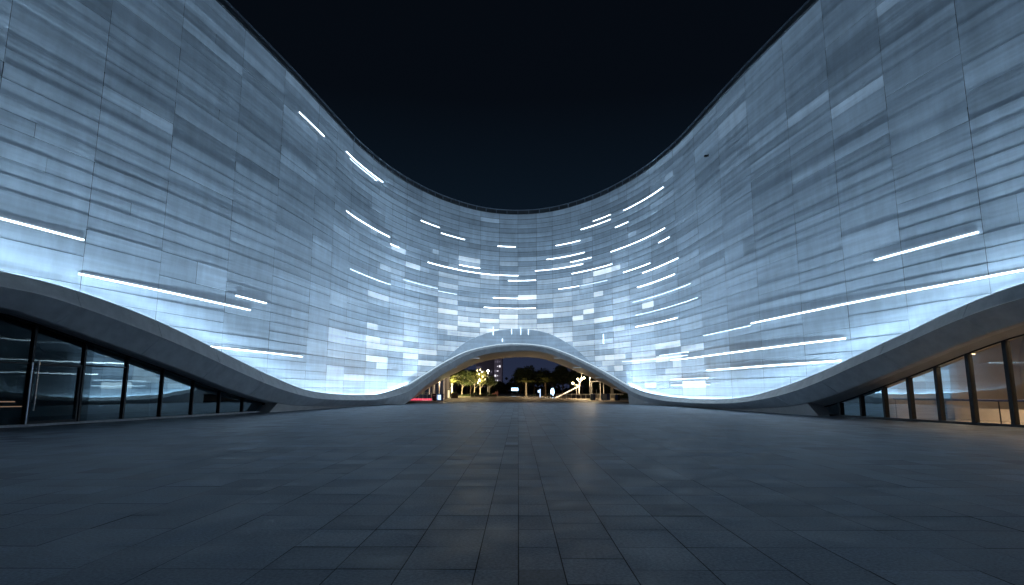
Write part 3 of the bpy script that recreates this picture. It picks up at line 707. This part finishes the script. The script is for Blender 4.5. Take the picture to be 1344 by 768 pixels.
m = MB(); m.box((-.12 * w, -.262, h * .52), (w * .5, .02, h * .72)); m.build('lit_face', M['cool_sign_soft'], t)
t, w, h = box_thing('lit_pillar', 'short pillar glowing pale yellow left of the dark planter box', 'light pillar', 587.4, 590, 511.5, 112, .35, M['dark_metal'])
m = MB(); m.box((0, -.19, h * .5), (w * .8, .02, h * .9)); m.box((w * .52, 0, h * .5), (.02, .3, h * .9)); m.build('lit_cover', M['warm_lit'], t)

# red barrier, railing and slim columns at the left foot
xa, xb = X(537, 82), X(567, 82); t = empty('light_barrier', ((xa + xb) / 2, 82, 0)); tag(t, 'low glowing red barrier at the left foot of the arch', 'barrier'); w = xb - xa
m = MB(); m.box((0, 0, .03), (w + .3, .5, .07)); m.build('base', M['white_paint'], t)
m = MB(); m.box((0, 0, .19), (w, .14, .16)); m.box((0, 0, .32), (w, .12, .05)); m.build('lit_cover', M['red_glow'], t)
for k in range(6):
    m = MB(); m.box((-w / 2 + w * k / 5, 0, .22), (.06, .2, .32)); m.build('post', M['white_paint'], t)
xa, xb = X(544, 92), X(566, 92); t = empty('railing', ((xa + xb) / 2, 92, 0)); tag(t, 'pale thin railing behind the glowing red barrier', 'railing'); w = xb - xa; h = Zp(515.6, 92)
m = MB(); m.tube([(-w / 2, 0, h), (w / 2, 0, h)], .04, 6); m.build('top_bar', M['grey_blue'], t)
m = MB(); m.box((0, .05, h * .45), (w, .02, h * .62)); m.build('infill_panel', M['blue_paint'], t)
for k in range(5):
    m = MB(); m.tube([(-w / 2 + w * k / 4, 0, 0), (-w / 2 + w * k / 4, 0, h)], .05, 6); m.build('post', M['grey_blue'], t)
for k, (px, lab) in enumerate(((545.6, 'leftmost slim pale column behind the red barrier'), (550, 'slim pale column second from the left behind the red barrier'), (554.6, 'third slim pale column behind the middle of the red barrier'), (563.4, 'slim pale column behind the right end of the red barrier'), (569.5, 'slim pale column behind the dark tall box'), (582.6, 'slim dim column beside the blue framed glowing box'))):
    Y = 100; m = MB(); m.tube([(0, 0, 0), (0, 0, 6.2)], .085, 8); m.box((0, 0, .04), (.34, .34, .08)); m.tube([(0, 0, 6.2), (0, 0, 6.3)], .12, 8)
    o = m.build('slim_column', M['white_paint'], loc=(X(px, Y), Y, 0)); tag(o, lab, 'column', 'columns left of the arch')
lamp((X(556, 97), 96.5, 3.0), 120, (1, .8, .66))
# dark pavilion behind the columns
x = X(560, 112); t = empty('dark_pavilion', (x, 116, 0)); tag(t, 'dark low pavilion behind the slim columns on the left', 'building')
m = MB(); m.box((-1, 0, 2.4), (9., 4, 4.8)); m.build('wall', M['tower'], t)
m = MB(); m.box((-1, 0, 4.9), (9.8, 4.8, .18)); m.build('roof', M['dark_metal'], t)
for k in range(4):
    m = MB(); m.box((-4 + 2 * k, -2.02, 2.1), (1.3, .04, 2.8)); m.build('window', M['blue_paint'], t)

def lamp_post(px, Y, py, label, arms=0, head=.22, e=120, col=(1, .74, .45), bulb='white_bulb', base=0):
    h = Zp(py, Y); t = empty('lamp_post', (X(px, Y), Y, 0)); tag(t, label, 'lamp post')
    m = MB(); m.tube([(0, 0, 0), (0, 0, .5), (0, 0, .52), (0, 0, h - head)], [.11, .10, .065, .05], 8); m.build('pole', M['grey_blue'] if arms else M['white_paint'], t)
    m = MB(); m.ball((0, 0, h), head, sq=(1.15, 1.15, .8)); m.build('lamp_head', M[bulb], t)
    m = MB(); m.tube([(0, 0, h + head * .75), (0, 0, h + head * 1.05)], [head * 1.2, head * .3], 10); m.build('cap', M['dark_metal'], t)
    l = lamp((0, -head - .15, h - .1), e, col); l.parent = t
    return t
lamp_post(576.3, 95, 497.3, 'lamp post with warm white head among the slim left columns', head=.24, e=140)
lamp_post(640.2, 142, 487, 'tall lamp post with cool white head beside the glowing tree', head=.24, e=150, col=(1, .86, .7), bulb='white_bulb')
lamp_post(774.2, 104, 491.5, 'lamp post with bright twin warm glow right of the branching lamp', head=.30, e=360)

# lit tower and its neighbour far behind
def tower(px0, px1, Y, h, label, wins, seed):
    rnd = random.Random(seed); xa, xb = X(px0, Y), X(px1, Y); w = xb - xa
    t = empty('tower_block', ((xa + xb) / 2, Y, 0)); tag(t, label, 'tower')
    m = MB(); m.box((0, 9, h / 2), (w, 18, h)); m.box((0, 9, h + .6), (w * .9, 15, 1.2))
    nf = int(h / 3.2)
    for f in range(1, nf): m.box((0, -.06, f * 3.2), (w, .12, .25))
    m.build('wall', M['tower'], t)
    cw = 1.5; nc = int(w / cw); cnt = 0
    for f in range(1, nf):
        for c in range(nc):
            if rnd.random() < wins and cnt < 95:
                lit = rnd.random() < .42
                m = MB(); m.box((-w / 2 + cw * (c + .5), -.02, f * 3.2 + 1.5), (rnd.choice((.5, .8, 1.1)), .06, rnd.choice((.6, 1., 1.4)))); m.build('window', M['lit_win' if lit else 'lit_win_dim'], t); cnt += 1
tower(648.5, 659, 420, 44, 'narrow tower with many lit windows above the dark trees', .8, 5)
tower(624, 648, 440, 46, 'broad dim tower left of the brightly lit narrow tower', .22, 6)
tower(751, 757, 400, 28, 'short dark tower top showing above the trees right of centre', .12, 8)

lamp((X(630, 400), 405, 14), 420, (.85, .72, 1)); lamp((X(655, 380), 395, 14), 160, (.8, .75, 1))  # added point lights without fixtures, only to brighten the tower walls
# signs and small things along the promenade
Y = 150; t = empty('light_box_sign', (X(675.5, Y), Y, 0)); tag(t, 'wide glowing blue white sign box at the middle of the promenade', 'sign')
m = MB(); m.box((-.6, .05, .6), (.08, .08, 1.2)); m.box((.6, .05, .6), (.08, .08, 1.2)); m.build('legs', M['dark_metal'], t)
m = MB(); m.box((0, .08, 1.62), (1.75, .2, .82)); m.build('case', M['dark_metal'], t)
m = MB(); m.box((.0, -.03, 1.62), (1.65, .03, .70)); m.build('lit_face', M['cool_sign'], t)
lamp((X(675.5, Y), Y - .7, 1.6), 40, (.4, .72, 1))
Y = 126; t = empty('blade_sign', (X(708, Y), Y, 0)); tag(t, 'slim cool white sign post left of the glowing oval sign', 'sign')
m = MB(); m.box((.12, 0, .82), (.16, .14, 1.64)); m.build('post', M['cool_sign_soft'], t)
m = MB(); m.box((-.18, 0, 1.18), (.36, .10, .5)); m.build('flag_panel', M['cool_sign_soft'], t)
Y = 122; t = empty('oval_sign', (X(725, Y), Y, 0)); tag(t, 'upright oval sign glowing bright blue white near the ramp', 'sign')
m = MB(); m.tube([(0, .12, 0), (0, .12, .5)], .16, 10); m.box((0, .1, .03), (.6, .4, .06)); m.build('stand', M['dark_metal'], t)
m = MB(); ring = [(.36 * math.cos(a), .72 * math.sin(a)) for a in np.linspace(0, 2 * math.pi, 24, endpoint=False)]
m.grid([[(x, -.02, 1.12 + z) for x, z in ring], [(x, .12, 1.12 + z) for x, z in ring]], closed=True); m.face([(x, -.02, 1.12 + z) for x, z in ring]); m.face([(x, .12, 1.12 + z) for x, z in ring][::-1]); m.build('lit_face', M['cool_sign'], t)
lamp((X(725, Y), Y - .6, .9), 40, (.55, .78, 1))
for k, (px, lab) in enumerate(((720.2, 'short dark bollard left of the glowing oval sign'), (723.6, 'short dark bollard right in front of the oval sign'))):
    m = MB(); m.tube([(0, 0, 0), (0, 0, .72), (0, 0, .78)], [.16, .15, .06], 10); m.tube([(0, 0, .55), (0, 0, .62)], .175, 10)
    tag(m.build('bollard', M['dark_box'], loc=(X(px, 117), 117, 0)), lab, 'bollard', 'bollards by the oval sign')
lamp((X(727, 112), 112, .7), 14, (1, .95, .85))
# lit ramp
Y = 108; xa, xb = X(729, Y), X(760.5, Y); z1 = Zp(506, Y); t = empty('lit_ramp', (xa, Y, 0)); tag(t, 'slanting white lit ramp beam climbing to the branching lamp', 'ramp'); w = xb - xa
m = MB(); m.hexa([(0, 0, 0), (w, 0, z1 - .22), (w, 1.2, z1 - .22), (0, 1.2, 0)], [(0, 0, .22), (w, 0, z1), (w, 1.2, z1), (0, 1.2, .22)]); m.build('deck', M['white_paint'], t)
m = MB(); m.hexa([(.1, -.04, .06), (w, -.04, z1 - .18), (w, -.004, z1 - .18), (.1, -.004, .06)], [(.1, -.04, .22), (w, -.04, z1 - .03), (w, -.004, z1 - .03), (.1, -.004, .22)]); m.build('light_strip', M['strip_white'], t)
for fx in (.88, .985):
    m = MB(); m.box((w * fx, .6, z1 * fx / 2 - .1), (.09, .09, z1 * fx - .22)); m.build('leg', M['white_paint'], t)
# branching lamp
Y = 107; x0 = X(759.5, Y); t = empty('branching_lamp', (x0, Y, 0)); tag(t, 'white branching lamp with several glaring bulbs above the ramp', 'lamp')
def q(px, py, dy=0): return (X(px, Y) - x0, dy, Zp(py, Y))
m = MB(); m.tube([(0, 0, 0), q(760, 514), q(760.3, 507), q(761, 502)], [.10, .09, .10, .08], 8)
m.tube([q(760, 507), q(756, 505.3, -.2), q(752.2, 503.6, -.3)], [.08, .06, .05], 6); m.tube([q(761, 503), q(759.5, 500.5), q(758.5, 498)], [.07, .06, .04], 6)
m.tube([q(761, 502.5), q(763, 499.5, .2), q(766.5, 496.5, .3)], [.07, .05, .04], 6); m.tube([q(762, 500.5), q(763.4, 495), q(764, 490.5)], [.05, .04, .03], 6)
m.build('stem', M['white_paint'], t)
for px, py, r, dy in ((751.6, 503.2, .2, -.3), (758.4, 497.8, .16, 0), (763, 498, .2, .2), (766.8, 496.3, .19, .3), (764, 489.6, .12, 0)):
    m = MB(); m.ball(q(px, py, dy), r); m.build('bulb', M['warm_bulb'], t)
lamp((X(757, Y), Y - .9, Zp(501, Y)), 170, (1, .74, .42)); lamp((X(768, Y), Y - .6, Zp(496, Y)), 150, (1, .74, .42))
# gantry
Y = 110; t = empty('gantry_frame', (X(783, Y), Y, 0)); tag(t, 'thin pale metal gantry with a cross bar behind the right barriers', 'gantry')
for px in (776.5, 787.5, 792):
    m = MB(); m.tube([(X(px, Y) - X(783, Y), 0, 0), (X(px, Y) - X(783, Y), 0, Zp(500, Y))], .06, 6); m.build('post', M['white_paint'], t)
m = MB(); m.tube([(X(775, Y) - X(783, Y), 0, Zp(501.3, Y)), (X(793, Y) - X(783, Y), 0, Zp(500, Y))], .09, 6); m.build('cross_bar', M['white_paint'], t)
# fence and barriers
Y = 99; xa, xb = X(730, Y), X(775, Y); t = empty('low_fence', ((xa + xb) / 2, Y, 0)); tag(t, 'low fence with pale top rail and dark panels behind the plaza edge', 'fence'); w = xb - xa; h = Zp(517.5, Y)
m = MB(); m.box((0, 0, h), (w, .10, .08)); m.build('top_rail', M['white_paint'], t)
m = MB(); m.box((w * .19, .03, h * .5), (w * .58, .03, h * .72)); m.build('infill_panel', M['dark_box'], t)
for k in range(8):
    m = MB(); m.box((-w / 2 + w * k / 7, 0, h / 2), (.07, .07, h)); m.build('post', M['white_paint'], t)
Y = 97; xa, xb = X(776, Y), X(817, Y); t = empty('low_fence', ((xa + xb) / 2, Y, 0)); tag(t, 'pale thin rail fence running behind the blue and white boxes', 'fence'); w = xb - xa; h = Zp(517.3, Y)
m = MB(); m.box((0, 0, h), (w, .08, .07)); m.build('top_rail', M['white_paint'], t)
for k in range(6):
    m = MB(); m.box((-w / 2 + w * k / 5, 0, h / 2), (.06, .06, h)); m.build('post', M['white_paint'], t)
def barrier_box(px0, px1, Y, py, label, front, side):
    xa, xb = X(px0, Y), X(px1, Y); h = Zp(py, Y); w = xb - xa; t = empty('barrier_box', ((xa + xb) / 2, Y, 0)); tag(t, label, 'box')
    m = MB(); m.box((0, 0, h / 2 + .03), (w, .55, h - .06)); m.box((0, 0, .02), (w * .9, .45, .04)); m.build('body', M[side], t)
    m = MB(); m.box((-w * .18, -.285, h * .52), (w * .55, .02, h * .8)); m.build('front_panel', M[front], t)
barrier_box(774.5, 780.5, 90, 517.2, 'grey blue box left of the thin white mast', 'grey_blue', 'blue_paint')
barrier_box(789, 800, 88, 517, 'wide box with a white front and blue side', 'white_paint', 'blue_paint')
barrier_box(806.5, 812.5, 86, 517.6, 'narrow deep blue box nearest the right foot of the arch', 'blue_paint', 'dark_box')
m = MB(); m.tube([(0, 0, 0), (0, 0, Zp(512, 91))], .05, 8); m.box((0, 0, .03), (.5, .5, .06)); m.ball((0, 0, Zp(512, 91)), .07)
tag(m.build('thin_mast', M['white_paint'], loc=(X(782.6, 91), 91, 0)), 'thin white mast on a square foot between the boxes', 'mast')
m = MB(); m.hexa([(-.28, -.25, 0), (.28, -.25, 0), (.28, .25, 0), (-.28, .25, 0)], [(-.22, -.2, 2.1), (.22, -.2, 2.1), (.22, .2, 2.1), (-.22, .2, 2.1)]); m.box((0, 0, 2.15), (.56, .5, .1))
tag(m.build('stone_pier', M['kerb'], loc=(X(803, 118), 118, 0)), 'pale stone pier behind the blue boxes under the arch', 'pier')
# lamps of the promenade (heads above)
lamp((X(700, 112), 128, 5.), 260, (1, .72, .42)); lamp((X(600, 100), 112, 4.6), 130, (1, .74, .44)); lamp((X(800, 92), 96, 3.4), 110, (1, .72, .42))

# ------------------------------------------------------------------ night sky, faint moonlight, camera
w = bpy.data.worlds.new('World'); scn.world = w; w.use_nodes = True; nt = w.node_tree
sky = nt.nodes.new('ShaderNodeTexSky'); sky.sky_type = 'NISHITA'; sky.sun_disc = False; sky.sun_elevation = R(-4.0); sky.sun_rotation = R(20); sky.ozone_density = 4.; sky.dust_density = .5
# night: the faint sky itself plus the city's glow that fades from the horizon upwards
tcs = nt.nodes.new('ShaderNodeTexCoord'); sep = nt.nodes.new('ShaderNodeSeparateXYZ'); nt.links.new(tcs.outputs['Generated'], sep.inputs[0])
rmp = nt.nodes.new('ShaderNodeValToRGB'); nt.links.new(sep.outputs['Z'], rmp.inputs[0])
cr = rmp.color_ramp; cr.elements[0].position = 0; cr.elements[0].color = (.15, .205, .44, 1); cr.elements[1].position = 1; cr.elements[1].color = (.011, .018, .030, 1)
for pz, cz in ((.10, (.10, .15, .34, 1)), (.24, (.028, .068, .125, 1)), (.45, (.013, .024, .042, 1))):
    e = cr.elements.new(pz); e.color = cz
mxs = nt.nodes.new('ShaderNodeMix'); mxs.data_type = 'RGBA'; mxs.inputs[0].default_value = .93
nt.links.new(sky.outputs[0], mxs.inputs[6]); nt.links.new(rmp.outputs[0], mxs.inputs[7]); nt.links.new(mxs.outputs[2], nt.nodes['Background'].inputs[0]); nt.nodes['Background'].inputs[1].default_value = .1
sd = bpy.data.lights.new('moon', 'SUN'); sd.energy = .006; sd.angle = R(.5); sd.color = (.75, .85, 1); so = bpy.data.objects.new('moon', sd); COL.objects.link(so); so.rotation_euler = (R(40), 0, R(20))

cd = bpy.data.cameras.new('camera'); cam = bpy.data.objects.new('camera', cd); COL.objects.link(cam)
cd.sensor_width = 36; cd.lens = 36 * 800 / 1344; cd.clip_start = .1; cd.clip_end = 4000
cam.location = (0, 0, 1.45); cam.rotation_euler = (R(90 + 9.09), 0, math.atan(8 / 800.))
scn.camera = cam
scn.render.engine = 'CYCLES'
scn.view_settings.view_transform = 'Standard'; scn.view_settings.look = 'None'; scn.view_settings.exposure = .5; scn.view_settings.gamma = 1
cy = scn.cycles; cy.use_denoising = True; cy.max_bounces = 6; cy.diffuse_bounces = 3; cy.glossy_bounces = 3; cy.transparent_max_bounces = 8; cy.sample_clamp_indirect = 4.; cy.caustics_reflective = False; cy.caustics_refractive = False
try: cy.denoiser = 'OPENIMAGEDENOISE'
except Exception: pass
